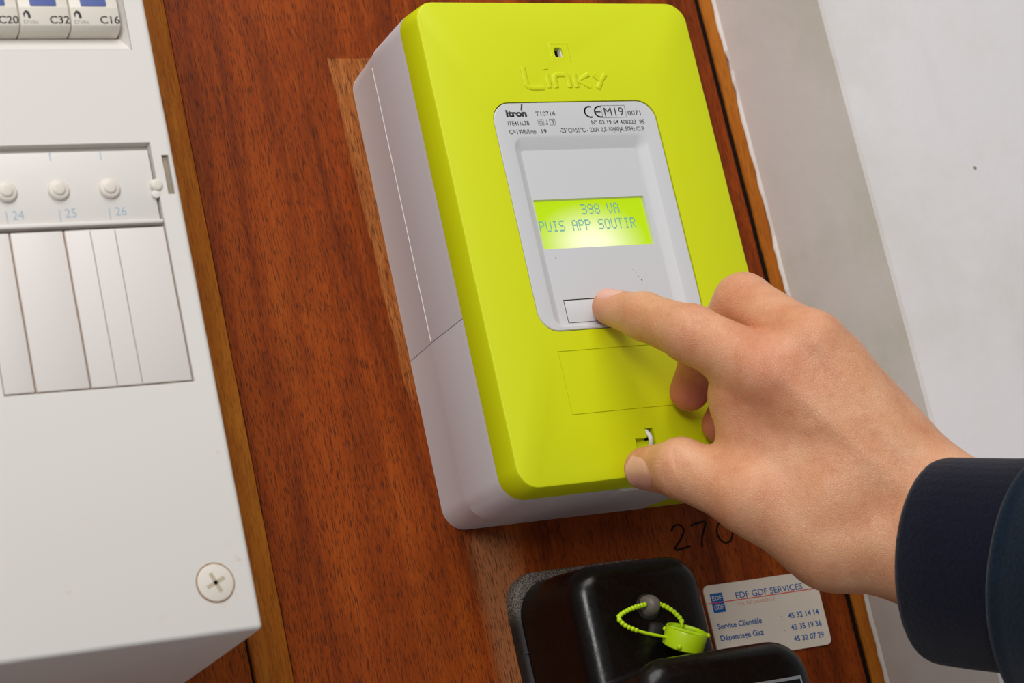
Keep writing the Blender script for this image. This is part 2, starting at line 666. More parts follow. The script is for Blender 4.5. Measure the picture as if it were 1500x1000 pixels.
def grid_box(name, xs, zs, holes, y, back, mat, parent, grow):
    """front plate made of cells; holes = {(i,j): y} recessed cells; side walls go to `back`"""
    v, f, idx = [], [], {}

    def V(x, yy, z):
        k = (round(x, 3), round(yy, 3), round(z, 3))
        if k not in idx:
            idx[k] = len(v); v.append(k)
        return idx[k]
    nx, nz = len(xs) - 1, len(zs) - 1
    dep = lambda i, j: holes.get((i, j), y)
    for i in range(nx):
        for j in range(nz):
            d = dep(i, j)
            f.append((V(xs[i], d, zs[j]), V(xs[i + 1], d, zs[j]), V(xs[i + 1], d, zs[j + 1]), V(xs[i], d, zs[j + 1])))
            if i + 1 < nx and dep(i + 1, j) != d:
                e = dep(i + 1, j)
                f.append((V(xs[i + 1], d, zs[j]), V(xs[i + 1], e, zs[j]), V(xs[i + 1], e, zs[j + 1]), V(xs[i + 1], d, zs[j + 1])))
            if j + 1 < nz and dep(i, j + 1) != d:
                e = dep(i, j + 1)
                f.append((V(xs[i], d, zs[j + 1]), V(xs[i], e, zs[j + 1]), V(xs[i + 1], e, zs[j + 1]), V(xs[i + 1], d, zs[j + 1])))
    # outer walls
    x0, x1, z0, z1 = xs[0], xs[-1], zs[0], zs[-1]
    B = [V(x0 - grow, back, z0 - grow), V(x1 + grow, back, z0 - grow), V(x1 + grow, back, z1 + grow), V(x0 - grow, back, z1 + grow)]
    f.append(tuple([V(x, y, z0) for x in xs] + [B[1], B[0]]))
    f.append(tuple([V(x1, y, z) for z in zs] + [B[2], B[1]]))
    f.append(tuple([V(x, y, z1) for x in xs] + [B[2], B[3]]))
    f.append(tuple([V(x0, y, z) for z in zs] + [B[3], B[0]]))
    f.append(tuple(B))
    o = link(name, mesh_from(v, f), mat, parent)
    bm = bmesh.new(); bm.from_mesh(o.data)
    rim = [e for e in bm.edges if len(e.link_faces) == 2 and e.calc_face_angle(0) > 0.5
           and all(abs(q.co.y - y * MM) < 1e-6 for q in e.verts)
           and (any(abs(fc.normal.y) < 0.9 for fc in e.link_faces))]
    outer = [e for e in rim if all(abs(q.co.x - x1 * MM) < 1e-6 for q in e.verts) or all(abs(q.co.z - z0 * MM) < 1e-6 for q in e.verts)
             or all(abs(q.co.x - x0 * MM) < 1e-6 for q in e.verts) or all(abs(q.co.z - z1 * MM) < 1e-6 for q in e.verts)]
    vert = [e for e in bm.edges if len(e.link_faces) == 2 and abs(e.verts[0].co.y - e.verts[1].co.y) > abs(y - back) * MM * 0.9]
    bmesh.ops.bevel(bm, geom=list(set(outer + vert)), offset=1.6 * MM, segments=3, affect='EDGES', profile=0.5)
    bm.to_mesh(o.data); bm.free()
    smooth_by_angle(o, 30)
    return o


db = thing('distribution_box', 'white plastic distribution box with breaker row and blanking plates', 'fuse box', (-190, 0, -47))
RX0 = -204.0
xs = [-262, RX0, -140.2, -137.0, -134.5, -132.6]
zs = [-46.4, 36.9, 91.2, 92.0, 102.3, 116.3, 121.0, 154.8, 214, 330]
H = {}
H[(1, 1)] = FY + 2.2                      # blanking plates
for j in (2, 3, 4, 5): pass
for j in (3, 4, 5): H[(1, j)] = FY + 4.0   # marker strip channel
H[(1, 2)] = FY + 4.0
H[(1, 7)] = FY + 13.9                       # breaker window
H[(3, 4)] = FY + 2.5                      # narrow finger slot
body = grid_box('body', xs, zs, H, FY, 0, M['box'], None, 3.0); reparent(body, db)
# slot bottom, grey-brown against the white box
o = box('slot_bed', -136.9, -134.6, FY + 1.0, FY + 2.45, 102.5, 116.1, M['greybrown'], None, 0.3); reparent(o, db)
# sloped ledge inside the breaker window
v = [(RX0, FY + 0.3, 155.0), (-140.4, FY + 0.3, 155.0), (-141.9, FY + 5.6, 161.2), (RX0, FY + 5.6, 161.2),
     (RX0, FY + 13.8, 155.0), (-140.4, FY + 13.8, 155.0), (-141.9, FY + 13.8, 161.2), (RX0, FY + 13.8, 161.2)]
f = [(0, 1, 2, 3), (4, 5, 6, 7), (0, 1, 5, 4), (1, 2, 6, 5), (2, 3, 7, 6), (3, 0, 4, 7)]
o = link('ledge', mesh_from(v, f), M['box']); reparent(o, db)
v = [(-140.35, FY + 0.3, 155.2), (-140.35, FY + 0.3, 213.8), (-141.9, FY + 5.6, 213.8), (-141.9, FY + 5.6, 161.2),
     (-140.35, FY + 13.9, 155.2), (-140.35, FY + 13.9, 213.8), (-141.9, FY + 13.9, 213.8), (-141.9, FY + 13.9, 161.2)]
f = [(0, 1, 2, 3), (4, 5, 6, 7), (0, 1, 5, 4), (1, 2, 6, 5), (2, 3, 7, 6), (3, 0, 4, 7)]
o = link('reveal', mesh_from(v, f), M['box']); reparent(o, db)
# blanking plates with scored break lines
for (a, b, score) in ((-175.0, -140.9, (-166.5, -158.0)), (-193.1, -175.7, ()), (RX0 + .4, -193.8, ())):
    o = box('blanking_plate', a, b, FY + 0.05, FY + 2.1, 37.5, 90.9, M['blank'], None, 0.25); reparent(o, db)
    for k in score:
        s = box('score_line', k - 0.16, k + 0.16, FY + 0.01, FY + 0.2, 37.9, 90.4, M['printsoft'], o)
        s.matrix_parent_inverse = Matrix.Identity(4)
o = box('seam_backing', RX0, -140.3, FY + 1.3, FY + 2.15, 37.0, 91.1, M['seambrown'], None); reparent(o, db)  # brown backing sheet that shows in the gaps around the plates
# marker strip
st = box('marker_strip', RX0 + .3, -141.2, FY + 0.6, FY + 3.9, 93.6, 118.6, M['box'], None, 0.4); reparent(st, db)
lip = box('strip_lip', RX0 + .3, -140.7, FY - 0.5, FY + 3.9, 92.2, 93.6, M['box'], None, 0.4); lip.parent = st
for x in (-157.0, -174.5, -192.0):
    a = disc('knob', x, FY + 0.6, FY - 0.7, 105.0, 3.8, M['cream'], st, 28, 0.5, r1=3.2)
    b = disc('knob_face', x - 0.2, FY - 0.65, FY - 1.3, 105.2, 2.4, M['cream'], a, 24, 0.4, r1=1.9)
a = disc('latch', -140.6, FY + 0.6, FY - 0.8, 105.6, 2.5, M['cream'], st, 24, 0.4, r1=1.8)
a = disc('latch', -141.4, FY + 0.5, FY - 0.3, 102.4, 1.5, M['blank'], st, 24, 0.3)
bars('tick_marks', [((-158.0, 118.2), (-158.0, 115.6)), ((-175.3, 118.2), (-175.3, 115.6)), ((-158.4, 98.4), (-158.4, 94.4)),
                    ((-175.4, 98.4), (-175.4, 94.4)), ((-193.1, 98.4), (-193.1, 94.4))], 0.3, FY + 0.6, 0.03, M['printblue'], st)
for s, x in (('26', -156.4), ('25', -173.6), ('24', -191.2)):
    text('printed_number', s, x, x + 3.8, 95.6, 98.8, FY + 0.6, M['printblue'], st)
# cover screw
sc = disc('cover_screw', -146.0, FY + 0.4, FY - 0.5, -29.9, 6.1, M['cream'], None, 40, 0.35); reparent(sc, db)
ring = disc('screw_gap', -146.0, FY + 0.3, FY - 0.06, -29.9, 6.6, M['seambrown'], None, 40); reparent(ring, db)
bars('cross_slot', [((-148.6, -31.0), (-143.4, -28.8)), ((-147.1, -27.3), (-144.9, -32.5))], 1.3, FY - 0.48, 0.05, M['slotdust'], sc)


def breaker(x1, code, logo, label):
    x0 = x1 - 17.4
    t = thing('circuit_breaker', label, 'circuit breaker', ((x0 + x1) / 2, FY + 14, 159.4), 'breakers in the distribution box')
    g = 0.16
    prof = [(FY + 13.5, 161.4), (FY + 5.2, 161.4), (FY + 1.2, 162.2), (FY - 0.2, 163.6), (FY - 0.8, 170.1), (FY - 0.6, 170.6), (FY + 0.2, 190), (FY + 2, 203), (FY + 13.5, 204)]
    v = [(x, y, z) for x in (x0 + g, x1 - g) for y, z in prof]
    n = len(prof)
    f = [tuple(range(n)), tuple(range(n, 2 * n))] + [(k, (k + 1) % n, n + (k + 1) % n, n + k) for k in range(n)]
    b = bevel(link('body', mesh_from(v, f), M['breaker']), 0.35, 2, 25); reparent(b, t)
    o = box('toggle', x0 + 4.1, x0 + 13.3, FY - 1.0, FY + 1.5, 170.3, 184, M['blue'], None, 0.5); reparent(o, t)
    yy = lambda z: FY - 0.2 - 0.6 * (z - 163.6) / 6.5 - 0.02
    o = text('rating', code, x1 - 7.2, x1 - 0.3, 164.3, 167.0, yy(164.3), lean=-0.0923, mat=M['print'], bold=0.015); reparent(o, t)
    if logo:
        o = text('maker_print', "D'clic", x0 + 1.2, x0 + 6.2, 164.2, 165.5, yy(164.2), lean=-0.0923, mat=M['printsoft']); reparent(o, t)
        zz = 166.2
        pts = [(x0 + 1.5, zz), (x0 + 1.2, zz + 1.5), (x0 + 2.2, zz + 2.8), (x0 + 3.3, zz + 2.3), (x0 + 3.8, zz + .9), (x0 + 3.8, zz - .2), (x0 + 2.9, zz - .2), (x0 + 2.8, zz + 1.1), (x0 + 2.1, zz + 1.9)]
        v = [(a, yy(c) + d, c) for d in (0, -.03) for a, c in pts]
        n = len(pts)
        f = [tuple(range(n)), tuple(range(n, 2 * n))] + [(k, (k + 1) % n, n + (k + 1) % n, n + k) for k in range(n)]
        o = link('emblem', mesh_from(v, f), M['print']); reparent(o, t)
    return t


breaker(-142.6, 'C16', True, 'cream circuit breaker marked C16 with blue toggle')
breaker(-160.2, 'C32', True, 'cream circuit breaker marked C32 with blue toggle')
breaker(-177.8, 'C20', False, 'cream circuit breaker marked C20 with blue toggle')

# ------------------------------------------------------------------ electricity meter
mt = thing('electricity_meter', 'lime yellow and white electricity meter with lit display', 'electricity meter', (62, 0, 0))


def meter():
    # white body: upper and lower halves, split at z = 71
    def half(name, z0, z1, rb, rt):
        rings = []
        for (y, gx, gz, r) in ((0.0, -0.6, -0.6, 9), (-1.0, -0.6, -0.6, 9), (-22.4, 1.0, 1.0, 9.5), (-24.0, 1.3, 1.3, 9.5), (-50.5, 1.9, 1.6, 9.5), (-53.6, 1.7, 1.4, 9.5)):
            a = z0 - gz if rb else z0
            b = z1 + gz if rt else z1
            pts = []
            for cx, cz, a0, rad in ((125.3 + gx, b, 0, r if rt else 0.15), (-gx, b, 90, r if rt else 0.15), (-gx, a, 180, r if rb else 0.15), (125.3 + gx, a, 270, r if rb else 0.15)):
                sx = -1 if a0 in (0, 270) else 1
                sz = -1 if a0 in (0, 90) else 1
                for i in range(9):
                    t = math.radians(a0 + 90 * i / 8)
                    pts.append((cx + sx * rad + rad * math.cos(t), y, cz + sz * rad + rad * math.sin(t)))
            rings.append(pts)
        o = loft(name, rings, M['grey'], None, ang=12)
        reparent(o, mt)
        return o
    up = half('upper_body', 71.2, 197, False, True)
    lo = half('lower_body', 0, 70.9, True, False)
    o = box('seam', 1.6, 123.6, -52, -1, 70.7, 71.4, M['gap'], None); reparent(o, mt)
    # raised mould line along the upper body
    g = 1.32
    z = [72 + i * 4 for i in range(30)]
    o = tube('mould_line', [(-g + .12, -23.6, a) for a in z], 0.22, M['white'], None, 6); reparent(o, mt)
    # lime cover
    N_ = 8
    rings = [rr(-52.4, 0.4, 124.9, 0.4, 196.6, 8, N_),
             rr(-52.4, -1.7, 127.0, -1.4, 198.4, 9.5, N_),
             rr(-53.2, -1.8, 127.1, -1.5, 198.5, 9.5, N_),
             rr(-64.6, -0.5, 125.8, -0.4, 197.4, 8.5, N_),
             rr(-65.35, -0.1, 125.4, 0.0, 197.0, 8.2, N_),
             rr(-65.64, 0.6, 124.7, 0.7, 196.3, 7.6, N_),
             rr(-65.64, 23.3, 99.3, 59.3, 154.2, 8.4, N_),
             rr(-60.5, 23.3, 99.3, 59.3, 154.2, 8.4, N_),
             rr(-60.5, 0.4, 124.9, 0.4, 196.6, 8, N_)]
    cv = loft('cover', rings + [rings[0]], M['yellow'], None, cap0=False, cap1=False, ang=25)
    bm = bmesh.new(); bm.from_mesh(cv.data)
    bmesh.ops.remove_doubles(bm, verts=bm.verts, dist=1e-6)
    bmesh.ops.recalc_face_normals(bm, faces=bm.faces)
    bm.to_mesh(cv.data); bm.free()
    cutters = [box('c', 58.2, 62.0, -70, -58, 173.2, 177.4, None, None, 0.9),
               box('c', 53.6, 62.6, -66.6, -63.2, 10.2, 14.6, None, None),
               box('c', 59.0, 62.6, -66.6, -58, 14.0, 18.3, None, None)]
    for (x0, x1, z0, z1) in ((28.4, 96.0, 51.15, 51.5), (28.3, 28.65, 26.4, 51.5), (28.4, 96.0, 26.15, 26.5)):
        cutters.append(box('c', x0, x1, -66.6, -65.3, z0, z1, None, None))
    cut(cv, cutters)
    smooth_by_angle(cv, 25)
    cv.data.materials.clear(); cv.data.materials.append(M['yellow'])
    reparent(cv, mt)
    o = box('sensor', 57.5, 62.7, -62.6, -61, 172.5, 178, M['black'], None); reparent(o, mt)
    o = box('sensor_edge', 61.55, 61.9, -64.9, -62.6, 173.4, 177.2, M['white'], None); reparent(o, mt)
    # embossed square around the sensor
    e = 'frame'
    fr = [tube(e, [(a, -65.6, b), (c, -65.6, d)], 0.28, M['yellow'], None, 6) for a, b, c, d in ((56.6, 179.2, 64.9, 179.2), (64.9, 179.2, 64.9, 171.4), (56.6, 179.2, 56.6, 171.6))]
    o = fuse(fr, 'embossed_frame'); o.parent = cv; o.matrix_parent_inverse = Matrix.Identity(4)
    o.matrix_parent_inverse = Matrix.Translation(-mt.location) @ Matrix.Identity(4) if False else Matrix.Identity(4)
    # embossed logo lettering
    lt = []
    W = 1.25

    def st(pts, k=6):
        lt.append(tube('s', [(p[0], 0, p[1]) for p in (spline([(a, b, 0) for a, b in pts], k) if k else [(a, b) for a, b in pts])], W, M['yellow'], None, 8))
    st([(42.0, 169.0), (42.0, 163.4), (42.4, 161.0), (44.4, 160.2), (49.6, 160.2)])
    st([(52.3, 165.6), (52.3, 160.0)], 0)
    st([(52.3, 168.4), (52.3, 168.1)], 0)
    st([(55.4, 160.0), (55.4, 163.6), (56.2, 165.4), (58.4, 165.7), (61.0, 165.4), (61.8, 163.6), (61.8, 160.0)])
    st([(65.0, 165.8), (65.0, 160.0)], 0)
    st([(71.6, 165.7), (66.2, 163.0), (71.6, 160.1)], 0)
    st([(74.0, 165.6), (76.6, 162.4), (79.6, 165.6)], 0)
    st([(76.8, 162.4), (74.6, 159.4)], 0)
    lg = fuse(lt, 'embossed_logo')
    for vv in lg.data.vertices:
        vv.co.y = -0.06562 + vv.co.y * 0.26
    lg.parent = cv
    lg['label'] = 'embossed lettering in the lime cover'
    # grey display panel
    y = -65.62
    rings = [rr(-58.5, 23.7, 98.9, 59.7, 153.8, 8, N_), rr(y + .3, 23.7, 98.9, 59.7, 153.8, 8, N_), rr(y, 24.0, 98.6, 60.0, 153.5, 7.8, N_),
             rr(y, 29.2, 93.4, 60.9, 140.2, 5.0, N_), rr(y + .25, 30.4, 92.0, 61.2, 139.0, 4.4, N_), rr(-63.75, 33.0, 88.6, 62.0, 135.3, 1.8, N_), rr(-63.5, 33.7, 87.6, 62.2, 134.5, 1.4, N_),
             rr(-63.5, 34.1, 85.4, 93.4, 113.8, 0.7, N_), rr(-61.2, 34.3, 85.2, 93.6, 113.6, 0.7, N_)]
    pn = loft('display_panel', rings, M['panel'], None, cap0=True, cap1=True, ang=14); reparent(pn, mt)
    pn['label'] = 'pale grey display panel'
    sh = rr(-65.2, 23.35, 99.25, 59.35, 154.15, 8.3, N_)
    # lcd
    lc = loft('screen', [rr(-61.25, 34.4, 85.1, 93.7, 113.5, .6, 4), rr(-62.0, 34.4, 85.1, 93.7, 113.5, .6, 4)], M['lcd'], pn); lc['label'] = 'lit yellow-green display'
    FONT = {'3': '11110 00001 00001 01110 00001 00001 11110', '9': '01110 10001 10001 01111 00001 00001 01110', '8': '01110 10001 10001 01110 10001 10001 01110',
            'V': '10001 10001 10001 10001 10001 01010 00100', 'A': '01110 10001 10001 11111 10001 10001 10001', 'P': '11110 10001 10001 11110 10000 10000 10000',
            'U': '10001 10001 10001 10001 10001 10001 01110', 'I': '01110 00100 00100 00100 00100 00100 01110', 'S': '01111 10000 10000 01110 00001 00001 11110',
            'O': '01110 10001 10001 10001 10001 10001 01110', 'T': '11111 00100 00100 00100 00100 00100 00100', 'R': '11110 10001 10001 11110 10100 10010 10001'}
    v, f = [], []
    for row, (s, x0, zt) in enumerate((('398 VA', 56.0, 112.0), ('PUIS APP SOUTIR', 35.2, 105.5))):
        px = 3.0 / 6.0
        for ci, ch in enumerate(s):
            if ch == ' ': continue
            for r_, line in enumerate(FONT[ch].split()):
                for c_, b in enumerate(line):
                    if b == '1':
                        a = x0 + ci * 3.0 + c_ * px
                        z = zt - (r_ + 1) * 0.65
                        i = len(v)
                        yy = -62.04
                        for q in (yy, yy + .04):
                            v += [(a, q, z), (a + px * .92, q, z), (a + px * .92, q, z + .6), (a, q, z + .6)]
                        f += [(i, i + 1, i + 2, i + 3), (i, i + 1, i + 5, i + 4), (i + 1, i + 2, i + 6, i + 5), (i + 2, i + 3, i + 7, i + 6), (i + 3, i, i + 4, i + 7), (i + 4, i + 5, i + 6, i + 7)]
    o = link('screen_text', mesh_from(v, f), M['lcdtext'], lc)
    # push button with its gap
    o = box('button_gap', 37.4, 70.3, -63.54, -63.4, 63.0, 72.5, M['gap'], pn)
    bt = box('button', 37.6, 70.1, -63.8, -63.4, 63.15, 72.05, M['panel'], pn, 0.15)
    # printing
    P = lambda *a, **k: text('print', *a, -65.62, M['print'], pn, **k)
    P('Itron', 29.6, 38.9, 148.1, 150.9, bold=0.05)
    bars('accent', [((37.6, 152.9), (37.0, 151.0))], 0.7, -65.62, .03, M['print'], pn)
    P('T10716', 42.9, 51.9, 148.2, 150.1, bold=0.009)
    P('ITE411L3B', 29.5, 39.2, 144.4, 146.3, bold=0.009)
    P('C=1Wh/Imp', 29.3, 41.4, 140.8, 142.7, bold=0.009)
    P('19', 43.9, 46.2, 140.8, 142.6, bold=0.015)
    P('M19', 74.9, 84.0, 147.5, 151.4)
    P('0071', 85.9, 92.0, 147.6, 149.8, bold=0.009)
    P('N° 03 19 64 408223  95', 67.8, 92.9, 144.0, 145.9, bold=0.009)
    P('-25°C/+55°C - 230V 0,5-10(60)A 50Hz Cl.B', 52.3, 91.9, 140.9, 142.8, bold=0.009)
    P('3', 49.4, 50.5, 144.6, 146.3, bold=0.009)
    rect = lambda a, b, c, d: [((a, c), (b, c)), ((b, c), (b, d)), ((b, d), (a, d)), ((a, d), (a, c))]
    bars('symbol', rect(43.3, 45.8, 144.3, 146.6) + rect(44.0, 45.1, 144.9, 146.0) + rect(48.6, 51.1, 144.2, 146.7) + [((47.2, 146.6), (47.2, 145.2))] + rect(46.9, 47.5, 144.4, 145.0), 0.16, -65.62, .03, M['print'], pn)
    bars('symbol', rect(73.8, 85.0, 146.8, 152.0), 0.16, -65.62, .03, M['print'], pn)
    for x, z, r in ((73.1, 81.7, .22), (75.1, 78.6, .3), (38.4, 89.6, .22), (72.0, 83.0, .14), (74.0, 80.2, .14)):
        disc('speck', x, -63.5, -63.54, z, r, M['print'], pn, 8)
    # CE mark: two arcs and a bar
    segs = []
    for cx in (68.2, 72.9):
        pts = [(cx + 2.3 * math.cos(math.radians(a)) * 1.05, 149.4 + 2.3 * math.sin(math.radians(a))) for a in range(75, 290, 15)]
        segs += list(zip(pts[:-1], pts[1:]))
    segs.append(((70.6, 149.4), (72.9, 149.4)))
    bars('ce_mark', segs, 0.62, -65.62, .03, M['print'], pn)
    # underside details
    o = loft('lower_tab', [rr(-52.3, 50, 78, -2.4, 3.0, 2, 6), rr(-41, 51, 77, -1.75, 2.6, 2, 6)], M['white'], None, ang=30); reparent(o, mt)
    v = [(92.2, -1.2, 0.42), (112, -1.2, 0.42), (112, -22.4, -1.15), (92.2, -22.4, -1.15)]
    v = v + [(a, b, c + 1.2) for a, b, c in v]
    f = [(0, 1, 2, 3), (4, 5, 6, 7)] + [(k, (k + 1) % 4, 4 + (k + 1) % 4, 4 + k) for k in range(4)]
    o = link('cable_tab', mesh_from(v, f), M['yellow'], None); reparent(o, mt)
    # seal tongue in the latch slot
    o = tube('seal_tongue', spline([(60.4, -63.6, 10.5), (60.3, -65.7, 12.6), (60.2, -65.9, 15.0), (59.9, -64.2, 17.6)], 5), 0.95, M['white'], None, 8); reparent(o, mt)


meter()

# ------------------------------------------------------------------ black terminal covers
def cover(name, label, x0, x1, y0, y1, z0, z1, rc, rf, mat, draft=1.5):
    t = thing(name, label, 'terminal cover', ((x0 + x1) / 2, y0, z0))
    rings = [rr(y0, x0 - draft, x1 + draft, z0 - draft, z1 + draft, rc + draft, 10)]
    for i in range(9):
        a = math.radians(90 * i / 8)
        ins = rf * (1 - math.cos(a))
        rings.append(rr(y1 + rf * (1 - math.sin(a)), x0 + ins, x1 - ins, z0 + ins, z1 - ins, max(rc - ins, 1.2), 10))
    o = loft('housing', rings, mat, None, ang=50)
    reparent(o, t)
    return t


rc_ = cover('terminal_cover', 'glossy black bakelite cover with sealed screw below the meter', 24.5, 83.5, -6, -46, -190, -27, 13, 9, M['bakelite'], 3.0)
o = loft('flange', [rr(0, 19.5, 91, -194, -20.2, 13, 10), rr(-3.4, 19.5, 91, -194, -20.2, 13, 10), rr(-5.0, 20.0, 90.5, -193, -20.7, 12.5, 10), rr(-6.0, 21.2, 89.3, -192, -22, 11.5, 10), rr(-6.4, 22.8, 88, -191, -23.4, 10.5, 10)], M['dusty'], None, ang=35); reparent(o, rc_)
o['label'] = 'dusty back flange'
o = tube('crack', [(20.0, -6.3, -52.2), (23.9, -8, -51.6), (24.2, -12, -51.0), (24.3, -17, -50.2)], 0.18, M['dusty'], None, 5); reparent(o, rc_)
# sealed screw
sw = []
o = disc('screw_recess', 54.6, -45.6, -46.15, -46.8, 5.2, M['dusty'], None, 28, 0.2); reparent(o, rc_)
rings = []
for k in range(8):
    a = math.radians(90 * k / 7)
    rad = 3.9 * math.cos(a) + 0.05
    rings.append([(55.0 + (rad * (1 + .06 * math.sin(3 * q + 1))) * math.cos(q), -46.1 - 5.6 * math.sin(a), -46.6 + rad * 1.15 * (1 + .05 * math.cos(2 * q)) * math.sin(q)) for q in [2 * math.pi * i / 20 for i in range(20)]])
o = loft('wax_plug', rings, M['lead'], None, ang=50); reparent(o, rc_); o['label'] = 'grey wax plug over the screw'
rings = []
for k in range(6):
    a = math.radians(90 * k / 5)
    rad = 3.4 * math.cos(a) + 0.05
    rings.append([(56.2 + rad * 1.3 * (1 + .12 * math.sin(4 * q)) * math.cos(q), -46.0 - 2.2 * math.sin(a), -56.2 + rad * (1 + .1 * math.cos(3 * q)) * math.sin(q)) for q in [2 * math.pi * i / 18 for i in range(18)]])
o = loft('wax_smear', rings, M['dusty'], None, ang=50); reparent(o, rc_)

fc = cover('breaker_housing', 'lower black bakelite housing with silver-edged label plate', 22.5, 99.5, -46.05, -80, -190, -70.2, 15, 9, M['bakelite'], 0.0)
fc['category'] = 'housing'
o = box('label_plate', 60, 91.8, -80.5, -79.9, -118, -85.6, M['steel'], None, 0.15); reparent(o, fc)
o2 = box('label_face', 60.8, 90.9, -80.6, -80.4, -117.2, -86.8, M['ink'], o)
o2.matrix_parent_inverse = Matrix.Identity(4)

# ------------------------------------------------------------------ lime seal hanging from the screw
sl = thing('security_seal', 'lime green beaded loop seal hanging from the sealed screw', 'seal', (62, -55, -66))
loop = spline([(57.9, -49.6, -47.0), (60.0, -50.4, -48.6), (62.4, -51.0, -51.0), (64.2, -51.8, -54.6), (62.8, -53.0, -57.4)], 7)
left = spline([(51.0, -49.6, -46.4), (47.2, -50.2, -46.8), (42.2, -50.8, -47.8), (37.8, -51.2, -49.6), (37.6, -51.6, -51.6), (40.4, -52.0, -54.4), (46.4, -52.6, -57.4), (55.0, -53.6, -60.4)], 8)
o = tube('strap', left, 0.62, M['seal'], None, 8); reparent(o, sl)
o = tube('strap', loop, 0.62, M['seal'], None, 8); reparent(o, sl)
bead = bmesh.new()
bmesh.ops.create_icosphere(bead, subdivisions=2, radius=1.0 * MM)
bme = bpy.data.meshes.new('bead')
bead.to_mesh(bme); bead.free()
bme.polygons.foreach_set('use_smooth', [True] * len(bme.polygons))
bme.materials.append(M['seal'])


def walk(path, step, stop=1.0):
    P = [Vector(p) for p in path]
    L = [0]
    for a, b in zip(P[:-1], P[1:]): L.append(L[-1] + (b - a).length)
    out, d = [], 0.0
    while d < L[-1] * stop:
        k = max(i for i in range(len(L)) if L[i] <= d)
        k = min(k, len(P) - 2)
        out.append(P[k].lerp(P[k + 1], (d - L[k]) / max(1e-9, L[k + 1] - L[k])))
        d += step
    return out


for q in walk(left, 1.55, 0.66) + walk(loop, 1.55, 0.85):
    o = bpy.data.objects.new('bead', bme)
    col.objects.link(o)
    o.parent = sl
    o.location = (q * MM) - sl.location
# drum: short cylinder, axis tipped so its round face is seen from the front
cx = Vector((62.6, -54.0, -61.6))
ax = Vector((0.22, -0.50, 0.84)).normalized()
u = ax.cross(Vector((0, 1, 0))).normalized()
w_ = ax.cross(u)


def dring(h, r):
    return [tuple(cx + ax * h + (u * math.cos(t) + w_ * math.sin(t)) * r) for t in [2 * math.pi * i / 36 for i in range(36)]]


dr = loft('drum', [dring(-4.0, 7.6), dring(-3.6, 8.0), dring(2.9, 8.2), dring(3.3, 8.0), dring(3.3, 7.2), dring(2.4, 7.0)], M['seal'], None, ang=30); reparent(dr, sl)
for t, h in ((0.9, -2.5), (2.6, 3.0), (4.2, -1.0), (5.6, 1.0)):
    p = cx + ax * h + (u * math.cos(t) + w_ * math.sin(t)) * 8.2
    o = bpy.data.objects.new('bump', bme)
    col.objects.link(o)
    o.parent = sl
    o.location = (p * MM) - sl.location
o = tube('drum_rib', [tuple(cx + ax * 2.6 - u * 5.6 + w_ * 2.4), tuple(cx + ax * 2.6 + w_ * 0.2), tuple(cx + ax * 2.6 + u * 5.4 - w_ * 3)], 0.45, M['seal'], None, 6); reparent(o, sl)

# ------------------------------------------------------------------ service card
cd = thing('service_card', 'small beige service card with blue phone numbers and red line', 'card', (140, 0, -66))
Y0 = -0.7
o = loft('card', [rr(0, 111.6, 168.9, -66.6, -34.9, 2.6, 6), rr(Y0, 111.6, 168.9, -66.6, -34.9, 2.6, 6)], M['card'], None); reparent(o, cd)
cdo = o


def ctext(s, x0, x1, z0, z1, mat, b=0.0):
    o = text('print', s, x0, x1, z0, z1, Y0, M[mat], None, bold=b); reparent(o, cd)


o = box('logo_block', 114.2, 120.3, Y0 - .03, Y0, -46.6, -38.5, M['edfblue'], None); reparent(o, cd)
o = text('logo_print', 'EDF', 115.0, 119.6, -41.5, -39.5, Y0 - .03, M['card'], None, bold=.01); reparent(o, cd)
o = text('logo_print', 'GDF', 115.0, 119.6, -45.3, -43.3, Y0 - .03, M['card'], None, bold=.01); reparent(o, cd)
ctext('EDF GDF SERVICES', 126.7, 160.9, -41.9, -39.2, 'edfblue', 0.008)
o = box('red_line', 111.7, 168.8, Y0 - .07, Y0, -42.66, -42.3, M['edfred'], None); reparent(o, cd)
ctext('VAL DE CHARENTE', 126.6, 145.6, -45.0, -43.5, 'edfpink')
ctext('Service Clientèle', 114.4, 136.5, -53.4, -51.0, 'edfblue', 0.02)
ctext('Dépannage Gaz', 114.4, 136.0, -58.3, -55.9, 'edfblue', 0.02)
ctext(':', 146.4, 146.9, -53.4, -51.0, 'printsoft')
ctext(':', 146.4, 146.9, -58.3, -55.9, 'printsoft')
ctext('45 32 14 14', 150.2, 166.0, -53.4, -51.0, 'edfblue', 0.02)
ctext('45 35 19 36', 150.2, 166.0, -58.3, -55.9, 'edfblue', 0.02)
ctext('45 32 07 29', 150.2, 165.8, -63.2, -60.8, 'edfblue', 0.02)

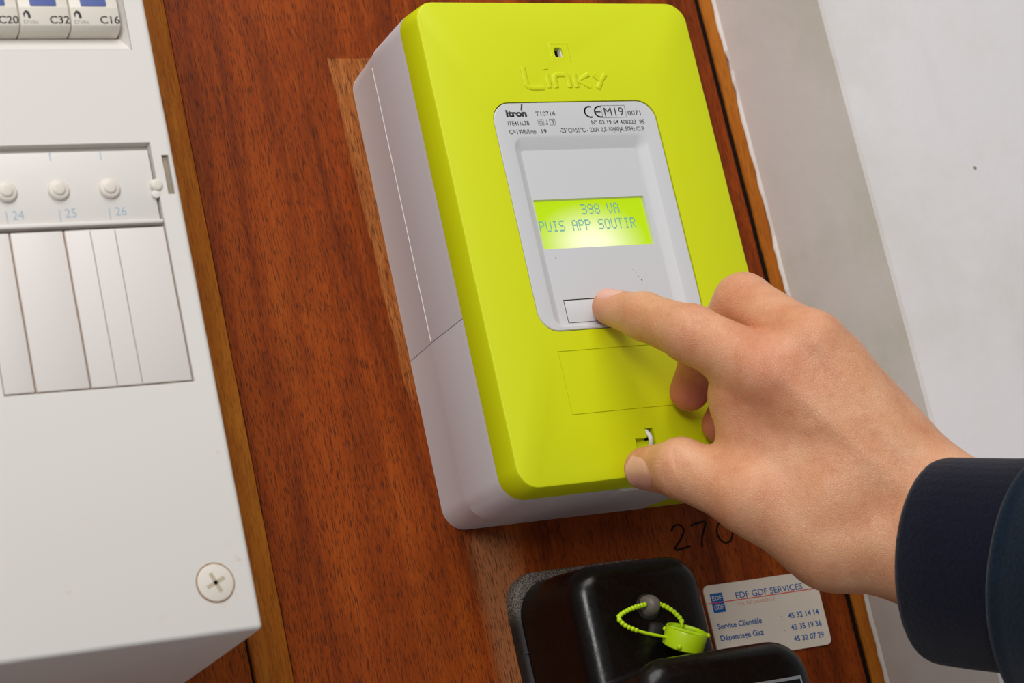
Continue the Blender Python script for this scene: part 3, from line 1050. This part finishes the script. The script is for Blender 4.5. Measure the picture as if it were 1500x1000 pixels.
# ------------------------------------------------------------------ the hand
KP = {'i_tip': (-107.5, 79.6, -57.3), 'i_dip': (-95.4, 75.9, -40.0), 'i_pip': (-79.1, 69.2, -20.0), 'i_mcp': (-50.6, 54.5, -3.0),
      'm_tip': (-76.9, 47.2, -57.0), 'm_dip': (-72.1, 59.9, -51.0), 'm_pip': (-58.4, 81.0, -34.0), 'm_mcp': (-36.2, 65.2, -5.0),
      'r_tip': (-64.6, 34.2, -61.0), 'r_dip': (-56.0, 50.7, -56.0), 'r_pip': (-42.1, 68.5, -40.0), 'r_mcp': (-26.7, 56.2, -10.0),
      'p_tip': (-49.8, 29.5, -60.0), 'p_dip': (-43.1, 42.9, -54.0), 'p_pip': (-32.4, 54.7, -45.0), 'p_mcp': (-16.2, 46.8, -20.0),
      't_tip': (-94.8, 18.7, -37.0), 't_ip': (-82.8, 19.7, -18.0), 't_mcp': (-58.0, 10.1, -3.0), 't_cmc': (-28.9, -4.5, -1.0),
      'w_rad': (0.7, -7.1, 3.0), 'w_uln': (7.9, 6.9, 0.0), 'w_mid': (-2.8, 6.3, 2.0),
      'web_a': (-60.4, 46.4, -16.0), 'web_b': (-57.6, 21.4, -14.0), 'web_c': (-29.2, 12.2, -2.0),
      'hyp_a': (-13.6, 33.5, -24.0), 'hyp_b': (2.4, 6.4, -14.0), 'thn': (-36.9, 6.0, -20.0)}
HAND_O = Vector((0.11195, -0.14228, -0.04618))
HAND_M = Matrix(((CR.x, CU.x, CB.x), (CR.y, CU.y, CB.y), (CR.z, CU.z, CB.z)))
k_ = KP
FINGERS = [
    [('i_tip', 6.9, 'i_dip', 8.8), ('i_dip', 8.8, 'i_pip', 10.6), ('i_pip', 10.6, 'i_mcp', 12.5)],
    [('m_tip', 7.7, 'm_dip', 8.6), ('m_dip', 8.6, 'm_pip', 10.8), ('m_pip', 10.8, 'm_mcp', 11.0)],
    [('r_tip', 7.3, 'r_dip', 8.2), ('r_dip', 8.2, 'r_pip', 9.8), ('r_pip', 9.8, 'r_mcp', 10.5)],
    [('p_tip', 6.6, 'p_dip', 7.3), ('p_dip', 7.3, 'p_pip', 8.6), ('p_pip', 8.6, 'p_mcp', 9.5)],
    [('t_tip', 8.2, 't_ip', 10.9), ('t_ip', 10.9, 't_mcp', 12.5)],
]
PALM = [('i_mcp', 12.0, 'w_mid', 15.0), ('m_mcp', 11.0, 'w_mid', 15.0), ('r_mcp', 10.8, 'w_uln', 15.5), ('p_mcp', 10.0, 'w_uln', 15.5),
        ('t_mcp', 13.0, 't_cmc', 16.5), ('t_cmc', 16.5, 'w_rad', 18.0), ('web_a', 9.5, 'web_b', 9.5), ('web_b', 10.5, 'web_c', 16.0), ('web_a', 10, 'web_c', 16.0),
        ('hyp_a', 13.0, 'hyp_b', 17.0), ('thn', 13.0, 'hyp_b', 16.0),
        ((2, -8, 1), 18.5, (14, -12, 12), 20.5), ((8, 7, 1), 18.5, (17, 0, 11), 20.5), ((14, -12, 12), 20.5, (60, -18, 46), 21), ((17, 0, 11), 20.5, (60, -8, 46), 21)]


def pt(a):
    return np.array(k_[a] if isinstance(a, str) else a, dtype=np.float32)


def cone(P, a, ra, b, rb):
    a, b = pt(a), pt(b)
    ab = b - a
    h = np.clip(((P - a) @ ab) / float(ab @ ab), 0, 1)
    return np.sqrt((((P - a) - h[:, None] * ab) ** 2).sum(1)) - (ra + (rb - ra) * h)


def segd(P, pl):
    d = None
    for a, b in zip(pl[:-1], pl[1:]):
        q = cone(P, a, 0.0, b, 0.0)
        d = q if d is None else np.minimum(d, q)
    return d


def smin(a, b, k):
    h = np.clip(k - np.abs(a - b), 0, None) / k
    return np.minimum(a, b) - h * h * k * 0.25


# ridges (+) and creases (-): polyline, amplitude, width
RELIEF = [
    ([(-50, 54, 10), (-20, 26, 16), (0, 8, 19)], 0.7, 3.2),
    ([(-36, 66, 8), (-14, 38, 13), (4, 14, 18)], 0.7, 3.0),
    ([(-26, 58, 2), (-6, 34, 9), (8, 18, 16)], 0.6, 3.0),
    ([(-56, 44, 0), (-38, 36, 11), (-22, 40, 12), (-10, 30, 15)], 0.35, 2.0),
    # thumb knuckle creases
    ([(-86.5, 27.5, -10), (-85.5, 21, -6.5), (-82.5, 13, -8)], -0.45, 0.8),
    ([(-84.2, 26, -8.5), (-83, 20, -6), (-80.2, 13, -6.5)], -0.5, 0.8),
    ([(-81.8, 24.5, -8), (-80.6, 19, -6), (-78, 13, -6)], -0.35, 0.8),
    # index knuckle creases
    ([(-83.5, 79, -17), (-80.5, 76, -11), (-79.5, 71, -9)], -0.4, 0.8),
    ([(-80.5, 79.5, -15), (-77.5, 76, -9.5), (-76.5, 71, -8)], -0.4, 0.8),
    ([(-77.8, 79, -14), (-74.8, 75, -8.5), (-74.2, 71, -7)], -0.3, 0.8),
    ([(-97.5, 84.5, -37), (-94.5, 81, -33), (-93, 76, -31)], -0.25, 0.8),
]


def hand_sdf(P):
    d = None
    for c in PALM:
        q = cone(P, *c)
        d = q if d is None else smin(d, q, 9.0)
    res = d
    for fi, fg in enumerate(FINGERS):
        q = None
        for c in fg:
            e = cone(P, *c)
            q = e if q is None else smin(q, e, 3.0)
        q = smin(d, q, 7.0)
        res = smin(res, q, 1.6)
    for pl, amp, wd in RELIEF:
        r = segd(P, [np.array(p, dtype=np.float32) for p in pl])
        res = res - amp * np.exp(-(r / wd) ** 2)
    return res


def surface_nets(fn, lo, hi, h, B=12):
    lo = np.array(lo, dtype=np.float32)
    nb = np.ceil((np.array(hi) - lo) / (h * B)).astype(int)
    dims = nb * B
    vals = np.full(dims, 50.0, dtype=np.float32)
    ii = np.stack(np.meshgrid(*[np.arange(n) for n in nb], indexing='ij'), -1).reshape(-1, 3)
    cen = lo + (ii + 0.5) * B * h
    dc = fn(cen.astype(np.float32))
    rad = B * h * 0.5 * 1.75 + 3.5
    loc = np.stack(np.meshgrid(*[np.arange(B)] * 3, indexing='ij'), -1).reshape(-1, 3)
    for (a, b, c), d in zip(ii, dc):
        sl_ = (slice(a * B, a * B + B), slice(b * B, b * B + B), slice(c * B, c * B + B))
        if abs(d) > rad:
            vals[sl_] = 50.0 if d > 0 else -50.0
    act = ii[np.abs(dc) <= rad]
    for s in range(0, len(act), 60):
        ch = act[s:s + 60]
        P = (lo + (ch[:, None, :] * B + loc[None]) * h).reshape(-1, 3).astype(np.float32)
        q = fn(P).reshape(len(ch), B, B, B)
        for (a, b, c), blk in zip(ch, q):
            vals[a * B:a * B + B, b * B:b * B + B, c * B:c * B + B] = blk
    neg = vals < 0
    n0, n1, n2 = dims
    cnt = np.zeros((n0 - 1, n1 - 1, n2 - 1), dtype=np.int8)
    for a in (0, 1):
        for b in (0, 1):
            for c in (0, 1):
                cnt += neg[a:n0 - 1 + a, b:n1 - 1 + b, c:n2 - 1 + c]
    cells = np.argwhere((cnt > 0) & (cnt < 8))
    vid = np.full(cnt.shape, -1, dtype=np.int64)
    vid[tuple(cells.T)] = np.arange(len(cells))
    acc = np.zeros((len(cells), 3)); num = np.zeros(len(cells))
    corners = [(a, b, c) for a in (0, 1) for b in (0, 1) for c in (0, 1)]
    for p in corners:
        for axis in range(3):
            if p[axis] == 0:
                q = list(p); q[axis] = 1
                va = vals[tuple((cells + p).T)]; vb = vals[tuple((cells + q).T)]
                m = (va < 0) != (vb < 0)
                t = np.where(m, va / np.where(m, va - vb, 1), 0)
                pos = np.array(p, dtype=float)[None].repeat(len(cells), 0)
                pos[:, axis] += t
                acc[m] += pos[m]; num[m] += 1
    verts = lo + (cells + acc / num[:, None]) * h
    faces = []
    for axis in range(3):
        o1, o2 = [(1, 2), (2, 0), (0, 1)][axis]
        sa = [slice(None)] * 3; sb = [slice(None)] * 3
        sa[axis] = slice(0, -1); sb[axis] = slice(1, None)
        e = np.argwhere(neg[tuple(sa)] != neg[tuple(sb)])
        e = e[(e[:, o1] > 0) & (e[:, o2] > 0) & (e[:, o1] < dims[o1] - 1) & (e[:, o2] < dims[o2] - 1)]
        sgn = neg[tuple(e.T)]
        d1 = np.zeros(3, int); d1[o1] = 1
        d2 = np.zeros(3, int); d2[o2] = 1
        quad = np.stack([vid[tuple((e - d1 - d2).T)], vid[tuple((e - d2).T)], vid[tuple(e.T)], vid[tuple((e - d1).T)]], 1)
        quad[~sgn] = quad[~sgn][:, ::-1]
        faces.append(quad)
    return verts, np.concatenate(faces)


person = thing('person', 'right hand in navy sleeve pressing the meter button with index finger', 'person')
person.matrix_world = Matrix.Translation(HAND_O) @ HAND_M.to_4x4()

hv, hf = surface_nets(hand_sdf, (-122, -40, -78), (64, 104, 60), 0.9)
# project the vertices onto the exact surface
eps = 0.15
Pv = hv.astype(np.float32)
d0 = hand_sdf(Pv)
g = np.stack([hand_sdf(Pv + np.eye(3, dtype=np.float32)[a] * eps) - d0 for a in range(3)], 1) / eps
gl = np.linalg.norm(g, axis=1, keepdims=True)
hv = Pv - np.clip(d0, -0.6, 0.6)[:, None] * g / np.clip(gl, 0.3, None)
hm = bpy.data.meshes.new('hand')
hm.vertices.add(len(hv)); hm.vertices.foreach_set('co', (hv * MM).astype(np.float32).ravel())
hm.loops.add(len(hf) * 4); hm.polygons.add(len(hf))
hm.loops.foreach_set('vertex_index', hf.ravel().astype(np.int32))
hm.polygons.foreach_set('loop_start', np.arange(0, len(hf) * 4, 4, dtype=np.int32))
hm.polygons.foreach_set('use_smooth', np.ones(len(hf), dtype=bool))
hm.update(calc_edges=True); hm.validate()
red = np.zeros(len(hv))
for kp, amp, wd in (('i_tip', .35, 11), ('m_tip', .9, 15), ('r_tip', .9, 15), ('p_tip', .8, 14), ('t_tip', .35, 10), ('m_dip', .7, 14), ('r_dip', .7, 14), ('i_pip', .22, 12), ('i_mcp', .42, 17), ('m_mcp', .25, 12), ('m_pip', .25, 12), ('t_mcp', .18, 14)):
    red = np.maximum(red, amp * np.exp(-(((hv - pt(kp)) ** 2).sum(1)) / wd ** 2))
at = hm.attributes.new('redness', 'FLOAT', 'POINT')
at.data.foreach_set('value', red.astype(np.float32))
arm = link('arm', hm, M['skin'], person)


def nail(name, base, tip, normal, width, drop, parent, thick=0.35):
    """curved nail plate lying on the finger surface: found by projecting a patch onto the hand"""
    b, t, nrm = (np.array(q, dtype=float) for q in (base, tip, normal))
    L = t - b
    nrm = nrm / np.linalg.norm(nrm)
    side = np.cross(L, nrm); side /= np.linalg.norm(side)
    nu, nv = 13, 11
    top = []
    for i in range(nu):
        for j in range(nv):
            s = i / (nu - 1); q = (j / (nv - 1) - 0.5) * 2
            # rounded outline at both ends
            ww = width / 2 * (0.80 + 0.20 * math.sin(math.pi / 2 * min(1, s * 2.2)))
            off = (0.16 * (1 - q * q) if s < 0.5 else 0)
            s2 = s * (1 + 0.0) + (q * q) * (0.34 * (1 - s) - 0.20 * s)
            top.append(b + L * s2 + side * q * ww + nrm * 8)
    P = np.array(top, dtype=np.float32)
    # march down onto the surface
    for _ in range(60):
        d = hand_sdf(P)
        P = P - nrm.astype(np.float32) * np.clip(d, -0.5, 4)[:, None] * 0.7
    q = (np.arange(nv) / (nv - 1) - 0.5) * 2
    lift = np.tile(0.45 - 0.75 * q ** 4, nu)
    s_ = np.repeat(np.arange(nu) / (nu - 1), nv)
    lift = lift * np.where(s_ < 0.12, 0.3, 1.0) + 0.15 * (s_ > 0.9)
    A = P + nrm * lift[:, None]
    Bq = P - nrm * 0.9
    v = [tuple(x) for x in A] + [tuple(x) for x in Bq]
    n = nu * nv
    f = []
    for i in range(nu - 1):
        for j in range(nv - 1):
            a = i * nv + j
            f.append((a, a + 1, a + nv + 1, a + nv))
            f.append((n + a, n + a + 1, n + a + nv + 1, n + a + nv))
    rim = [j for j in range(nv)] + [i * nv + nv - 1 for i in range(1, nu)] + [(nu - 1) * nv + j for j in range(nv - 2, -1, -1)] + [i * nv for i in range(nu - 2, 0, -1)]
    for x, y in zip(rim, rim[1:] + rim[:1]):
        f.append((x, y, n + y, n + x))
    o = link(name, mesh_from(v, f, True), M['nail'], parent)
    return smooth_by_angle(o, 50)


nail('thumbnail', (-92.0, 17.3, -19.0), (-103.2, 16.6, -33.0), (-0.62, -0.22, 0.75), 15.0, 0, arm)
nail('fingernail', (-104.0, 86.0, -46.0), (-111.0, 85.5, -57.5), (-0.30, 0.93, 0.16), 9.0, 0, arm)

# ------------------------------------------------------------------ sleeve
AXS = Vector((0.76, -0.01, 0.65)).normalized()
SV = (Vector((0, 1, 0)) - AXS * AXS.y).normalized()
SU = AXS.cross(SV).normalized()


def sleeve(name, c0, prof, mat, parent, n=72, rip=0.0, ripn=0, wrinkle=0.0, tilt=0.0, seed=1):
    rnd = random.Random(seed)
    ph = [rnd.uniform(0, 6.28) for _ in range(6)]
    rings = []
    for (t, a, b) in prof:
        ring = []
        for i in range(n):
            q = 2 * math.pi * i / n
            k = 1 + rip * math.cos(ripn * q) + wrinkle * (math.sin(2 * q + ph[0] + t * .05) + math.sin(3 * q + ph[1] + t * .11) + .6 * math.sin(5 * q + ph[2] - t * .09))
            p = Vector(c0) + AXS * (t + tilt * math.cos(q)) + SU * math.cos(q) * a * k + SV * math.sin(q) * b * k
            ring.append(tuple(p))
        rings.append(ring)
    return loft(name, rings, mat, parent, cap0=False, cap1=False, ang=60)


cf = sleeve('cuff', (7.0, -11.2, 12.0), [(30, 26, 29), (6, 27, 30), (0.6, 29, 32.4), (0, 30.5, 34.6), (0.8, 32.2, 36.2), (3, 33, 36.8), (14, 33.6, 37.2), (30, 34.2, 37.4), (46, 35, 38), (70, 36, 38)],
            M['knit'], person, 144, 0.0022, 48, 0.004)
cf['label'] = 'navy knitted cuff'
sv = sleeve('sleeve', (38.5, -17.0, 38.0), [(40, 35, 38), (4, 37, 40), (0.4, 39, 43), (0, 40.5, 45.0), (0.9, 41.6, 46.2), (3, 42, 46.6), (5, 41.6, 46.2), (7, 42.4, 46.8), (30, 46, 52), (60, 50, 58), (90, 54, 62), (125, 56, 64)],
            M['jacket'], person, 96, 0, 0, 0.012, seed=4)
sv['label'] = 'dark teal jacket sleeve'
